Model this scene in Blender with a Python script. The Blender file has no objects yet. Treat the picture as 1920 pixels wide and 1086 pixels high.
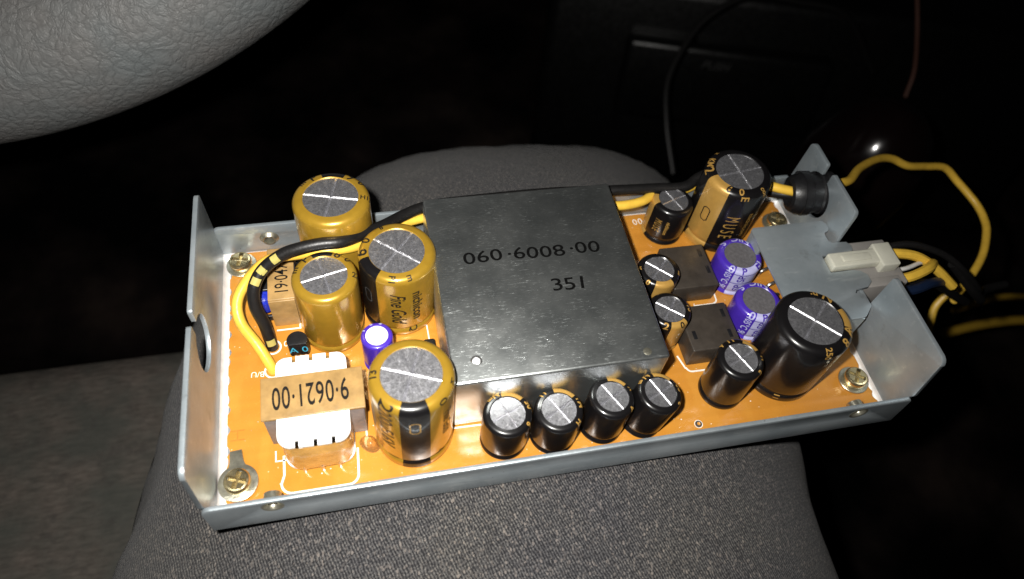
import bpy, math, random
from math import sin, cos, pi, radians, sqrt, atan2
from mathutils import Vector, Matrix, Euler
random.seed(7)
S = 0.001                      # all numbers below are millimetres
scene = bpy.context.scene
COL = scene.collection

# ------------------------------------------------------------------ camera, light, exposure
CAM = Vector((36.421, -50.648, 149.204))
CAM_ROT = Euler((0.6066, -0.0870, -0.1965), 'XYZ')
RM = CAM_ROT.to_matrix()
cd = bpy.data.cameras.new('camera')
cam = bpy.data.objects.new('camera', cd)
COL.objects.link(cam)
cam.location = CAM * S
cam.rotation_euler = CAM_ROT
cd.sensor_fit = 'HORIZONTAL'
cd.sensor_width = 36.0
cd.lens = 25.694
cd.clip_start = 0.005
cd.clip_end = 20.0
cd.dof.use_dof = True
cd.dof.focus_distance = 0.163
cd.dof.aperture_fstop = 15.0
scene.camera = cam

world = bpy.data.worlds.new('World')
scene.world = world
world.use_nodes = True
bg = world.node_tree.nodes['Background']
bg.inputs['Color'].default_value = (0.5, 0.5, 0.55, 1)
bg.inputs['Strength'].default_value = 0.003

ld = bpy.data.lights.new('flash', 'AREA')      # the phone's LED flash, beside the lens
ld.shape = 'DISK'
ld.size = 0.0052
ld.energy = 0.46
ld.spread = radians(150)
ld.color = (1.0, 0.97, 0.92)
flash = bpy.data.objects.new('flash', ld)
COL.objects.link(flash)
flash.location = (CAM + RM @ Vector((-11.0, 8.0, 0.0))) * S
flash.rotation_euler = (RM @ Euler((radians(-4), radians(9), 0)).to_matrix()).to_euler()

vs = scene.view_settings
vs.view_transform = 'Standard'
vs.look = 'None'
vs.exposure = 0.0
vs.gamma = 1.0
scene.render.engine = 'CYCLES'
scene.cycles.use_denoising = True
scene.cycles.max_bounces = 8
scene.cycles.sample_clamp_indirect = 6.0

# ------------------------------------------------------------------ materials
def srgb(r, g, b):
    f = lambda c: ((c / 255 + 0.055) / 1.055) ** 2.4 if c > 10 else c / 255 / 12.92
    return (f(r), f(g), f(b))

class NT:
    def __init__(self, name):
        self.m = bpy.data.materials.new(name)
        self.m.use_nodes = True
        self.t = self.m.node_tree
        self.b = self.t.nodes['Principled BSDF']
        tc = self.t.nodes.new('ShaderNodeTexCoord')
        vm = self.t.nodes.new('ShaderNodeVectorMath')
        vm.operation = 'SCALE'
        vm.inputs['Scale'].default_value = 1000.0
        self.t.links.new(tc.outputs['Object'], vm.inputs[0])
        self.co = vm.outputs[0]            # object coordinates in mm
    def n(self, kind, **kw):
        x = self.t.nodes.new('ShaderNode' + kind)
        for k, v in kw.items():
            if k in x.inputs: x.inputs[k].default_value = v
            else: setattr(x, k, v)
        return x
    def l(self, a, b): self.t.links.new(a, b)
    def mapping(self, scale=(1, 1, 1), rot=(0, 0, 0)):
        m = self.n('Mapping')
        m.inputs['Scale'].default_value = scale
        m.inputs['Rotation'].default_value = rot
        self.l(self.co, m.inputs['Vector'])
        return m.outputs[0]
    def noise(self, scale, detail=3.0, rough=0.55, vec=None, dist=0.0):
        x = self.n('TexNoise')
        x.inputs['Scale'].default_value = scale
        x.inputs['Detail'].default_value = detail
        x.inputs['Roughness'].default_value = rough
        x.inputs['Distortion'].default_value = dist
        self.l(vec if vec is not None else self.co, x.inputs['Vector'])
        return x.outputs['Fac']
    def vor(self, scale, feature='F1', vec=None, rnd=1.0):
        x = self.n('TexVoronoi')
        x.feature = feature
        x.inputs['Scale'].default_value = scale
        x.inputs['Randomness'].default_value = rnd
        self.l(vec if vec is not None else self.co, x.inputs['Vector'])
        return x
    def ramp(self, fac, stops):
        r = self.n('ValToRGB')
        e = r.color_ramp.elements
        while len(e) < len(stops): e.new(0.5)
        for i, (p, c) in enumerate(stops):
            e[i].position = p
            c = (c, c, c) if not hasattr(c, '__len__') else c
            e[i].color = (c[0], c[1], c[2], 1)
        self.l(fac, r.inputs[0])
        return r.outputs[0]
    def mix(self, fac, a, b, mode='MIX'):
        x = self.n('Mix')
        x.data_type = 'RGBA'
        x.blend_type = mode
        for sock, v in ((x.inputs[0], fac), (x.inputs[6], a), (x.inputs[7], b)):
            if hasattr(v, 'is_output') or isinstance(v, bpy.types.NodeSocket): self.l(v, sock)
            elif hasattr(v, '__len__'): sock.default_value = (v[0], v[1], v[2], 1)
            elif sock.type == 'VALUE': sock.default_value = v
            else: sock.default_value = (v, v, v, 1)
        return x.outputs[2]
    def math(self, op, a, b=0.0, c=None):
        x = self.n('Math')
        x.operation = op
        for i, v in enumerate((a, b, c)):
            if v is None: continue
            if isinstance(v, bpy.types.NodeSocket): self.l(v, x.inputs[i])
            else: x.inputs[i].default_value = v
        return x.outputs[0]
    def bump(self, h, dist, strength=1.0, normal=None):
        x = self.n('Bump')
        x.inputs['Strength'].default_value = strength
        x.inputs['Distance'].default_value = dist * S
        self.l(h, x.inputs['Height'])
        if normal is not None: self.l(normal, x.inputs['Normal'])
        self.l(x.outputs[0], self.b.inputs['Normal'])
        return x.outputs[0]
    def set(self, **kw):
        names = dict(base='Base Color', rough='Roughness', metal='Metallic', coat='Coat Weight', coatr='Coat Roughness',
                     spec='Specular IOR Level', ior='IOR', trans='Transmission Weight', sss='Subsurface Weight',
                     sheen='Sheen Weight', emit='Emission Strength', aniso='Anisotropic')
        for k, v in kw.items():
            s = self.b.inputs[names[k]]
            if isinstance(v, bpy.types.NodeSocket): self.l(v, s)
            elif k == 'base': s.default_value = (v[0], v[1], v[2], 1)
            else: s.default_value = v
        return self

def simple(name, base, rough=0.5, metal=0.0, var=0.12, vscale=0.6, bump=0.0, bscale=3.0, **kw):
    t = NT(name)
    n = t.noise(vscale, 4)
    lo = tuple(max(0, c * (1 - var)) for c in base)
    hi = tuple(min(1, c * (1 + var)) for c in base)
    t.set(base=t.ramp(n, [(0.3, lo), (0.7, hi)]), metal=metal, **kw)
    n2 = t.noise(vscale * 3.1, 3)
    t.set(rough=t.ramp(n2, [(0.3, rough * 0.85), (0.7, min(1, rough * 1.15))]))
    if bump: t.bump(t.noise(bscale, 3), bump)
    return t.m

def zinc_mat():
    t = NT('zinc_plated_steel')
    big = t.noise(0.09, 4)
    fine = t.noise(2.2, 3)
    specks = t.vor(0.35).outputs['Distance']
    c = t.ramp(big, [(0.3, (0.31, 0.36, 0.39)), (0.7, (0.47, 0.52, 0.55))])
    st = t.noise(0.5, 4, 0.7, t.mapping((0.25, 1.0, 1.0), (0, 0, 0.4)))
    c = t.mix(t.ramp(st, [(0.58, 0.0), (0.74, 0.55)]), c, (0.62, 0.66, 0.67))
    c = t.mix(t.ramp(t.noise(0.22, 5, 0.7), [(0.60, 0.0), (0.72, 0.45)]), c, (0.24, 0.25, 0.25))
    c = t.mix(t.ramp(specks, [(0.03, 0.7), (0.06, 0.0)]), c, (0.06, 0.06, 0.06))
    t.set(base=c, metal=0.60, rough=t.ramp(fine, [(0.3, 0.34), (0.7, 0.43)]))
    t.bump(t.noise(5.0, 3), 0.012)
    return t.m

def tin_mat():
    t = NT('scratched_tinplate')
    def scr(ang, scale, lo, hi, stretch=0.09, off=0.0):
        v = t.mapping((stretch, 1.0, 1.0), (0, 0, radians(ang)))
        return t.ramp(t.noise(scale, 3, 0.65, v, off), [(lo, 0.0), (hi, 1.0)])
    blot = t.noise(0.10, 4, 0.62)
    blot2 = t.noise(0.35, 4, 0.65)
    sc = t.math('ADD', scr(4, 4.2, 0.58, 0.70, 0.14), scr(-9, 5.6, 0.60, 0.70, 0.14))
    sc = t.math('ADD', sc, scr(27, 1.7, 0.68, 0.74, 0.05))
    sc = t.math('ADD', sc, scr(75, 2.2, 0.70, 0.76, 0.05))
    sc = t.math('MULTIPLY', sc, t.ramp(blot2, [(0.38, 0.12), (0.66, 1.0)]))
    t.set(base=t.ramp(blot, [(0.3, (0.54, 0.58, 0.58)), (0.7, (0.66, 0.69, 0.68))]), metal=0.97)
    r = t.math('ADD', t.ramp(blot, [(0.35, 0.30), (0.70, 0.36)]), t.math('MULTIPLY', sc, 0.20))
    t.set(rough=r)
    t.bump(t.math('ADD', sc, t.math('MULTIPLY', blot2, 0.8)), 0.010)
    return t.m

def disc_mat():
    t = NT('etched_aluminium')
    n = t.noise(3.0, 4, 0.7)
    v = t.mapping((1.0, 0.15, 1.0), (0, 0, radians(35)))
    s = t.ramp(t.noise(3.2, 3, 0.7, v), [(0.56, 0.0), (0.72, 1.0)])
    t.set(base=t.mix(t.ramp(t.noise(0.55, 4, 0.7), [(0.42, 0.0), (0.62, 0.8)]), t.ramp(n, [(0.3, (0.40, 0.40, 0.44)), (0.7, (0.76, 0.76, 0.80))]), (0.72, 0.72, 0.75)), metal=0.92)
    t.set(rough=t.math('ADD', t.ramp(n, [(0.3, 0.25), (0.75, 0.43)]), t.math('MULTIPLY', t.ramp(t.noise(0.8, 4, 0.7), [(0.45, 0.0), (0.7, 1.0)]), 0.14)))
    t.bump(t.math('ADD', t.noise(7.0, 2), s), 0.03)
    return t.m

def board_mat():
    t = NT('orange_phenolic_board')
    big = t.noise(0.05, 3)
    c = t.ramp(big, [(0.3, (0.50, 0.212, 0.028)), (0.7, (0.57, 0.252, 0.040))])
    # resin and copper on the far side show through as soft, broad patches
    tr = t.noise(0.16, 3, 0.5, t.mapping((1.0, 0.45, 1.0), (0, 0, radians(8))))
    c = t.mix(t.ramp(tr, [(0.42, 0.0), (0.50, 0.35)]), c, (0.47, 0.18, 0.022))
    dust = t.vor(0.5).outputs['Distance']
    c = t.mix(t.ramp(dust, [(0.04, 0.8), (0.08, 0.0)]), c, (0.8, 0.66, 0.45))
    t.set(base=c, rough=t.ramp(t.noise(0.8, 3), [(0.3, 0.17), (0.7, 0.30)]), spec=0.55)
    t.bump(t.noise(0.35, 3), 0.05)
    return t.m

def sleeve_mat(name, base, metal, rough, coat):
    t = NT(name)
    n = t.noise(0.5, 3)
    t.set(base=t.ramp(n, [(0.3, tuple(c * 0.92 for c in base)), (0.7, tuple(min(1, c * 1.06) for c in base))]),
          metal=metal, rough=rough, coat=coat, coatr=0.06)
    t.bump(t.noise(0.35, 2), 0.05)
    return t.m

def trouser_mat():
    t = NT('grey_woven_trouser_cloth')
    wob = t.noise(0.5, 3)
    v = t.mapping((1, 1, 1), (0, 0, radians(-17)))
    sx = t.n('SeparateXYZ'); t.l(v, sx.inputs[0])
    ph = t.math('MULTIPLY', wob, 9.0)
    row = t.math('SINE', t.math('ADD', t.math('MULTIPLY', sx.outputs[0], 2 * pi / 0.60), ph))
    bead = t.math('SINE', t.math('ADD', t.math('MULTIPLY', sx.outputs[1], 2 * pi / 0.78), t.math('MULTIPLY', t.noise(1.1, 2), 14.0)))
    fibre = t.noise(4.5, 3, 0.7)
    cell = t.vor(2.6, 'F1', t.mapping((1.0, 0.7, 0.9), (0, 0, radians(-17))))
    h = t.math('ADD', t.math('MULTIPLY', row, 0.22), t.math('ADD', t.math('MULTIPLY', bead, 0.12), t.math('ADD', t.math('MULTIPLY', fibre, 0.55), t.math('MULTIPLY', cell.outputs['Distance'], -0.55))))
    big = t.noise(0.03, 4)
    base = t.ramp(t.math('ADD', h, 0.25), [(0.0, (0.018, 0.018, 0.020)), (0.42, (0.070, 0.069, 0.070)), (0.85, (0.19, 0.185, 0.17))])
    spark = t.ramp(cell.outputs['Color'], [(0.72, 0.0), (0.95, 1.0)])
    base = t.mix(t.math('MULTIPLY', spark, 0.5), base, (0.30, 0.265, 0.235))
    base = t.mix(1.0, base, t.ramp(big, [(0.3, (0.84, 0.84, 0.90)), (0.7, (1.06, 1.03, 0.98))]), 'MULTIPLY')
    t.set(base=base, rough=0.9, spec=0.12, sheen=0.1)
    t.bump(h, 0.16)
    return t.m

def seat_mat():
    t = NT('brown_grey_seat_cloth')
    v = t.mapping((0.5, 1.6, 1.0))
    n1 = t.noise(0.45, 4, 0.6, v)
    n2 = t.noise(0.05, 3)
    c = t.ramp(n1, [(0.3, (0.070, 0.058, 0.050)), (0.7, (0.135, 0.115, 0.100))])
    c = t.mix(t.ramp(n2, [(0.35, 0.0), (0.65, 0.7)]), c, (0.055, 0.062, 0.055))
    c = t.mix(t.ramp(t.noise(0.12, 4, 0.65), [(0.55, 0.0), (0.70, 0.6)]), c, (0.05, 0.045, 0.042))
    t.set(base=c, rough=0.95, spec=0.1)
    t.bump(n1, 0.3)
    return t.m

def carpet_mat():
    t = NT('dark_footwell_carpet')
    n = t.noise(0.009, 4, 0.6)
    c = t.ramp(n, [(0.40, (0.004, 0.004, 0.004)), (0.55, (0.022, 0.016, 0.015)), (0.70, (0.055, 0.040, 0.034))])
    t.set(base=c, rough=0.95, spec=0.05)
    t.bump(t.noise(0.4, 3), 1.0)
    return t.m

def leather_mat():
    t = NT('grained_grey_leather')
    wn = t.n('TexNoise')
    wn.inputs['Scale'].default_value = 0.12
    wn.inputs['Detail'].default_value = 3
    t.l(t.co, wn.inputs['Vector'])
    off = t.n('VectorMath'); off.operation = 'SCALE'; off.inputs['Scale'].default_value = 8.0
    t.l(wn.outputs['Color'], off.inputs[0])
    add = t.n('VectorMath'); add.operation = 'ADD'
    t.l(t.co, add.inputs[0]); t.l(off.outputs[0], add.inputs[1])
    e1 = t.vor(0.31, 'DISTANCE_TO_EDGE', add.outputs[0]).outputs['Distance']
    e2 = t.vor(1.05, 'DISTANCE_TO_EDGE', add.outputs[0]).outputs['Distance']
    h1 = t.ramp(e1, [(0.0, 0.0), (0.30, 1.0)])
    h2 = t.ramp(e2, [(0.0, 0.0), (0.30, 1.0)])
    fine = t.noise(2.5, 3)
    h = t.math('ADD', t.math('MULTIPLY', h1, 0.8), t.math('ADD', t.math('MULTIPLY', h2, 0.35), t.math('MULTIPLY', fine, 0.25)))
    c = t.ramp(h1, [(0.0, (0.115, 0.115, 0.115)), (0.3, (0.142, 0.142, 0.142))])
    c = t.mix(1.0, c, t.ramp(t.noise(0.05, 2), [(0.3, (0.92, 1.0, 1.02)), (0.7, (1.04, 1.0, 0.97))]), 'MULTIPLY')
    t.set(base=c, rough=0.52, spec=0.4)
    t.bump(h, 0.20)
    return t.m

M = {}
M['zinc'] = zinc_mat()
M['tin'] = tin_mat()
M['glarezinc'] = simple('zinc_flash_glare', (0.86, 0.88, 0.88), 0.45, 0.4, 0.1, 0.5, 0.02, 3)  # tray zinc painted whiter for the bends, flash glare put into the colour
M['disc'] = disc_mat()
M['disc_dusty'] = simple('dusty_grey_cap', (0.10, 0.095, 0.10), 0.8, 0.15, 0.25, 1.2, 0.05, 4)
M['disc_white'] = simple('bright_end_cap', (0.80, 0.79, 0.80), 0.5, 0.0, 0.05, 1.2)
M['board'] = board_mat()
M['gold'] = sleeve_mat('gold_sleeve', (0.41, 0.242, 0.025), 0.42, 0.30, 0.7)
M['black'] = sleeve_mat('black_sleeve', (0.006, 0.0055, 0.006), 0.0, 0.28, 0.25)
M['goldprint'] = sleeve_mat('gold_print', (0.50, 0.29, 0.07), 0.3, 0.38, 0.3)
M['blackprint'] = simple('black_ink', (0.010, 0.009, 0.008), 0.4)
M['stampink'] = simple('stamp_ink', (0.002, 0.002, 0.002), 0.6, spec=0.1)
M['violet'] = sleeve_mat('violet_sleeve', (0.055, 0.022, 0.36), 0.0, 0.32, 0.4)
M['violetprint'] = simple('violet_ink', (0.05, 0.02, 0.30), 0.45)
M['paleprint'] = simple('pale_print', (0.42, 0.42, 0.66), 0.45)
M['silk'] = simple('white_screen_print', (0.80, 0.76, 0.68), 0.55)
M['cyan'] = simple('cyan_ink', (0.05, 0.42, 0.62), 0.5)
M['browninkfaint'] = simple('brown_marks', (0.46, 0.165, 0.018), 0.45)
M['white'] = simple('white_nylon', (0.86, 0.86, 0.84), 0.45, 0.0, 0.03, 0.4, 0.03, 2, spec=0.4)
M['tape'] = simple('tan_tape', (0.34, 0.21, 0.078), 0.40, 0.0, 0.22, 0.35, 0.04, 1.2)
M['coiltape'] = simple('amber_winding_tape', (0.60, 0.33, 0.09), 0.28, 0.0, 0.25, 0.25, 0.20, 0.5, coat=0.4)
M['core'] = simple('grey_core_steel', (0.24, 0.235, 0.25), 0.45, 0.4, 0.18, 0.5, 0.03, 3)
M['bluewire'] = simple('blue_winding', (0.015, 0.03, 0.40), 0.3, 0.0, 0.3, 1.0, 0.1, 3)
M['blackplastic'] = simple('black_plastic', (0.010, 0.010, 0.011), 0.38, 0.0, 0.2, 0.5, 0.02, 4)
M['relay'] = simple('brown_black_relay_plastic', (0.040, 0.033, 0.027), 0.36, 0.0, 0.2, 0.4, 0.025, 3)
M['brass'] = simple('yellow_passivated_steel', (0.74, 0.62, 0.36), 0.24, 0.95, 0.2, 0.6, 0.03, 3)
M['nickel'] = simple('dull_nickel', (0.52, 0.50, 0.40), 0.33, 0.9, 0.18, 0.6, 0.04, 2)
M['solder'] = simple('bright_solder', (0.70, 0.70, 0.70), 0.22, 0.95, 0.1, 1.0)
M['yellow'] = simple('yellow_wire_insulation', (0.74, 0.46, 0.055), 0.38, 0.0, 0.10, 0.5, 0.03, 2, spec=0.4)
M['cableblack'] = simple('black_tube_insulation', (0.008, 0.0075, 0.0075), 0.42, 0.0, 0.2, 0.8, 0.03, 2)
M['gilt'] = simple('gilt_dash_print', (0.42, 0.36, 0.10), 0.5)
M['natural'] = simple('natural_nylon', (0.74, 0.73, 0.62), 0.42, 0.0, 0.06, 0.3, 0.02, 2, trans=0.35, sss=0.0)
M['clouded'] = simple('clouded_nylon', (0.36, 0.34, 0.32), 0.4, 0.0, 0.1, 0.2, 0.02, 2, trans=0.35)
M['glue'] = simple('amber_glue', (0.92, 0.70, 0.35), 0.08, 0.0, 0.1, 0.6, 0.06, 0.9, trans=0.92)
M['bluejacket'] = simple('blue_wire_insulation', (0.006, 0.014, 0.04), 0.45)
M['whitejacket'] = simple('white_wire_insulation', (0.6, 0.6, 0.58), 0.45)
M['cloth'] = trouser_mat()
M['seat'] = seat_mat()
M['leather'] = leather_mat()
M['darkplastic'] = simple('dark_cabin_plastic', (0.0035, 0.0035, 0.0035), 0.34, 0.0, 0.2, 0.1, 0.05, 1.5)
M['darkgloss'] = simple('dark_glossy_knob', (0.004, 0.002, 0.002), 0.16, 0.0, 0.2, 0.1)
M['carpet'] = carpet_mat()
M['greyprint'] = simple('faded_grey_print', (0.05, 0.05, 0.05), 0.6)
M['copper'] = simple('thin_brown_lead', (0.16, 0.07, 0.05), 0.5)
M['hole'] = simple('hole_shadow_metal', (0.12, 0.12, 0.12), 0.5, 0.8)

# ------------------------------------------------------------------ mesh building
class MB:
    def __init__(self): self.v, self.f, self.mi = [], [], []
    def add(self, vs_, fs, mi=0):
        o = len(self.v)
        self.v += [tuple(p) for p in vs_]
        self.f += [tuple(i + o for i in f) for f in fs]
        self.mi += [mi] * len(fs)
        return self
    def merge(self, other, fn=None, mi=None):
        o = len(self.v)
        self.v += [tuple(fn(Vector(p))) if fn else p for p in other.v]
        self.f += [tuple(i + o for i in f) for f in other.f]
        self.mi += other.mi if mi is None else [mi] * len(other.f)
        return self
    def box(self, x0, x1, y0, y1, z0, z1, b=0.0, mi=0):
        """box with chamfered edges"""
        if b <= 0:
            vs_ = [(x, y, z) for x in (x0, x1) for y in (y0, y1) for z in (z0, z1)]
            fs = [(0, 1, 3, 2), (4, 6, 7, 5), (0, 4, 5, 1), (2, 3, 7, 6), (0, 2, 6, 4), (1, 5, 7, 3)]
            return self.add(vs_, fs, mi)
        import bmesh
        bm = bmesh.new()
        r = bmesh.ops.create_cube(bm, size=1.0)
        for v in bm.verts:
            v.co = ((x0 + x1) / 2 + v.co.x * (x1 - x0), (y0 + y1) / 2 + v.co.y * (y1 - y0), (z0 + z1) / 2 + v.co.z * (z1 - z0))
        bmesh.ops.bevel(bm, geom=list(bm.edges), offset=b, segments=3, profile=0.5, affect='EDGES')
        bm.verts.index_update()
        self.add([tuple(v.co) for v in bm.verts], [tuple(v.index for v in f.verts) for f in bm.faces], mi)
        bm.free()
        return self
    def lathe(self, prof, n=64, a0=0.0, a1=2 * pi, mi=0, cx=0, cy=0, cz=0, cap=True):
        full = abs(a1 - a0 - 2 * pi) < 1e-6
        m = n if full else n + 1
        vs_, fs = [], []
        for k in range(m):
            a = a0 + (a1 - a0) * k / n
            for r, z in prof: vs_.append((cx + r * cos(a), cy + r * sin(a), cz + z))
        L = len(prof)
        for k in range(n):
            k2 = (k + 1) % m
            for j in range(L - 1):
                fs.append((k * L + j, k * L + j + 1, k2 * L + j + 1, k2 * L + j)[::-1])
        self.add(vs_, fs, mi)
        return self
    def tube(self, pts, r, n=14, mi=0, flat=1.0):
        """round tube along points, capped; r is a number or a list"""
        P = [Vector(p) for p in pts]
        vs_, fs = [], []
        up = Vector((0, 0, 1))
        prev = None
        for i, p in enumerate(P):
            t = (P[min(i + 1, len(P) - 1)] - P[max(i - 1, 0)]).normalized()
            if prev is None:
                a = t.cross(up)
                if a.length < 1e-3: a = t.cross(Vector((1, 0, 0)))
                a.normalize()
            else:
                a = (prev - t * prev.dot(t)).normalized()
            prev = a
            b = t.cross(a)
            rr = r[i] if hasattr(r, '__len__') else r
            for k in range(n):
                q = 2 * pi * k / n
                vs_.append(p + a * (rr * cos(q)) + b * (rr * flat * sin(q)))
        for i in range(len(P) - 1):
            for k in range(n):
                k2 = (k + 1) % n
                fs.append((i * n + k, i * n + k2, (i + 1) * n + k2, (i + 1) * n + k))
        fs.append(tuple(range(n))[::-1])
        fs.append(tuple((len(P) - 1) * n + k for k in range(n)))
        return self.add(vs_, fs, mi)
    def build(self, name, mats, parent=None, loc=(0, 0, 0), rot=None, sharp=35):
        me = bpy.data.meshes.new(name)
        me.from_pydata([(x * S, y * S, z * S) for x, y, z in self.v], [], self.f)
        mats = mats if isinstance(mats, (list, tuple)) else [mats]
        for m in mats: me.materials.append(m)
        me.polygons.foreach_set('material_index', self.mi)
        me.validate()
        import bmesh
        bm = bmesh.new(); bm.from_mesh(me)
        bmesh.ops.remove_doubles(bm, verts=bm.verts, dist=1e-7)
        bmesh.ops.recalc_face_normals(bm, faces=bm.faces)
        bm.to_mesh(me); bm.free()
        me.polygons.foreach_set('use_smooth', [True] * len(me.polygons))
        me.set_sharp_from_angle(angle=radians(sharp))
        return link(name, me, parent, loc, rot)

def link(name, me, parent=None, loc=(0, 0, 0), rot=None):
    o = bpy.data.objects.new(name, me)
    COL.objects.link(o)
    if parent is not None: o.parent = parent
    o.location = Vector(loc) * S
    if rot is not None: o.rotation_euler = rot
    return o

def spline(pts, per=8):
    """Catmull-Rom through the points"""
    P = [Vector(p) for p in pts]
    P = [2 * P[0] - P[1]] + P + [2 * P[-1] - P[-2]]
    out = []
    for i in range(1, len(P) - 2):
        for k in range(per):
            t = k / per
            a, b, c, d = P[i - 1:i + 3]
            out.append(0.5 * ((2 * b) + (c - a) * t + (2 * a - 5 * b + 4 * c - d) * t * t + (3 * b - a - 3 * c + d) * t ** 3))
    out.append(P[-2])
    return out

def curve_mesh(cu):
    o = bpy.data.objects.new('tmp', cu)
    me = bpy.data.meshes.new_from_object(o)
    mb = MB()
    mb.add([tuple(v.co) for v in me.vertices], [tuple(p.vertices) for p in me.polygons])
    bpy.data.objects.remove(o); bpy.data.curves.remove(cu); bpy.data.meshes.remove(me)
    return mb

def plate(loops, thick, bevel=0.1):
    """flat plate from an outline and holes; lies in local xy, centred on z"""
    cu = bpy.data.curves.new('tmp', 'CURVE')
    cu.dimensions = '2D'
    cu.fill_mode = 'BOTH'
    cu.extrude = thick / 2 - bevel
    cu.bevel_depth = bevel
    cu.bevel_resolution = 1
    cu.offset = -bevel
    for lp in loops:
        s = cu.splines.new('POLY')
        s.points.add(len(lp) - 1)
        for p, (x, y) in zip(s.points, lp): p.co = (x, y, 0, 1)
        s.use_cyclic_u = True
    return curve_mesh(cu)

def arc(cx, cy, r, a0, a1, n=10):
    return [(cx + r * cos(radians(a0 + (a1 - a0) * k / n)), cy + r * sin(radians(a0 + (a1 - a0) * k / n))) for k in range(n + 1)]

def rrect(x0, x1, y0, y1, r):
    return arc(x1 - r, y0 + r, r, -90, 0, 5) + arc(x1 - r, y1 - r, r, 0, 90, 5) + arc(x0 + r, y1 - r, r, 90, 180, 5) + arc(x0 + r, y0 + r, r, 180, 270, 5)

def text2d(s, size, xs=1.0, shear=0.0, bold=0.0, space=1.0):
    """text as a flat mesh centred on the origin, cap height about size"""
    cu = bpy.data.curves.new('tmp', 'FONT')
    cu.body = s
    cu.size = size * 1.38
    cu.shear = shear
    cu.offset = bold
    cu.space_character = space
    cu.resolution_u = 4
    cu.align_x = 'CENTER'
    mb = curve_mesh(cu)
    if not mb.v: return mb
    y0 = min(p[1] for p in mb.v); y1 = max(p[1] for p in mb.v)
    x0 = min(p[0] for p in mb.v); x1 = max(p[0] for p in mb.v)
    mb.v = [((p[0] - (x0 + x1) / 2) * xs, p[1] - (y0 + y1) / 2, 0) for p in mb.v]
    return mb

def sliced(t, dx, dy):
    """cut a flat mesh into small cells so that it can bend round a can"""
    import bmesh
    bm = bmesh.new()
    vv = [bm.verts.new(p) for p in t.v]
    for f in t.f:
        try: bm.faces.new([vv[i] for i in f])
        except ValueError: pass
    for ax, d in ((0, dx), (1, dy)):
        lo = min(v.co[ax] for v in bm.verts); hi = max(v.co[ax] for v in bm.verts)
        n = int((hi - lo) / d)
        for k in range(1, n + 1):
            co = [0, 0, 0]; no = [0, 0, 0]
            co[ax] = lo + (hi - lo) * k / (n + 1) + 1e-4; no[ax] = 1
            bmesh.ops.bisect_plane(bm, geom=list(bm.verts) + list(bm.edges) + list(bm.faces), dist=1e-6, plane_co=co, plane_no=no)
    bm.verts.index_update()
    mb = MB().add([tuple(v.co) for v in bm.verts], [tuple(v.index for v in f.verts) for f in bm.faces])
    bm.free()
    return mb

def flat_text(name, s, size, mat, parent, pos, rotz=0.0, frame=None, **kw):
    """lettering lying on a flat face: frame = (right, up) unit vectors, default the horizontal plane turned by rotz degrees"""
    if frame is None:
        a = radians(rotz)
        frame = (Vector((cos(a), sin(a), 0)), Vector((-sin(a), cos(a), 0)))
    R_, U_ = Vector(frame[0]), Vector(frame[1])
    t = text2d(s, size, **kw)
    mb = MB().merge(t, lambda p: Vector(pos) + R_ * p.x + U_ * p.y)
    return mb.build(name, mat, parent)

def polyline_print(pts, w, z, closed=False):
    """a printed line on the board, as a thin flat strip"""
    mb = MB()
    n = len(pts)
    P = [Vector((x, y, 0)) for x, y in pts]
    vs_, fs = [], []
    for i, p in enumerate(P):
        a = P[(i - 1) % n] if (closed or i > 0) else p
        b = P[(i + 1) % n] if (closed or i < n - 1) else p
        d1 = (p - a).normalized() if (p - a).length > 1e-6 else (b - p).normalized()
        d2 = (b - p).normalized() if (b - p).length > 1e-6 else d1
        nrm = Vector((-(d1 + d2).y, (d1 + d2).x, 0)).normalized()
        k = w / 2 / max(0.4, nrm.dot(Vector((-d1.y, d1.x, 0))))
        vs_ += [(p + nrm * k).to_tuple()[:2] + (z,), (p - nrm * k).to_tuple()[:2] + (z,)]
    for i in range(n if closed else n - 1):
        j = (i + 1) % n
        fs.append((2 * i, 2 * i + 1, 2 * j + 1, 2 * j))
    return mb.add(vs_, fs)

def tag(o, label=None, cat=None, group=None, kind=None):
    if label: o['label'] = label
    if cat: o['category'] = cat
    if group: o['group'] = group
    if kind: o['kind'] = kind
    return o

def empty(name, loc, label, cat, group=None):
    o = bpy.data.objects.new(name, None)
    COL.objects.link(o)
    o.location = Vector(loc) * S
    o.empty_display_size = 0.01
    return tag(o, label, cat, group)

# ================================================================== setting and cabin round the lap
fl = MB().add([(-900, -700, -430), (900, -700, -430), (900, 1300, -430), (-900, 1300, -430)], [(0, 1, 2, 3)])
tag(fl.build('floor', M['carpet']), kind='structure')

# seat cushion: brown-grey cloth, front edge rounded
def seat_mesh():
    mb = MB()
    prof = [(-420, -118), (-100, -112), (60, -108), (98, -109), (112, -114), (119, -124), (121, -140), (119, -200), (110, -300)]
    nx = 40
    vs_, fs = [], []
    for i in range(nx + 1):
        u = i / nx
        x = -420 + 545 * u
        edge = max(0.0, (u - 0.90) / 0.10)
        for y, z in prof:
            vs_.append((x, y, z - 14 * edge ** 2 + 1.5 * sin(x * 0.03) * sin(y * 0.05)))
    L = len(prof)
    for i in range(nx):
        for j in range(L - 1): fs.append((i * L + j, (i + 1) * L + j, (i + 1) * L + j + 1, i * L + j + 1))
    # side skirt towards the console
    o = len(vs_)
    for y, z in prof: vs_.append((127, y, z - 130))
    for j in range(L - 1): fs.append((nx * L + j, o + j, o + j + 1, nx * L + j + 1))
    return mb.add(vs_, fs)
seat = seat_mesh().build('car_seat', M['seat'], sharp=50)
tag(seat, 'brown grey cloth car seat cushion at the lower left beside the thigh', 'car seat')

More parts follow.
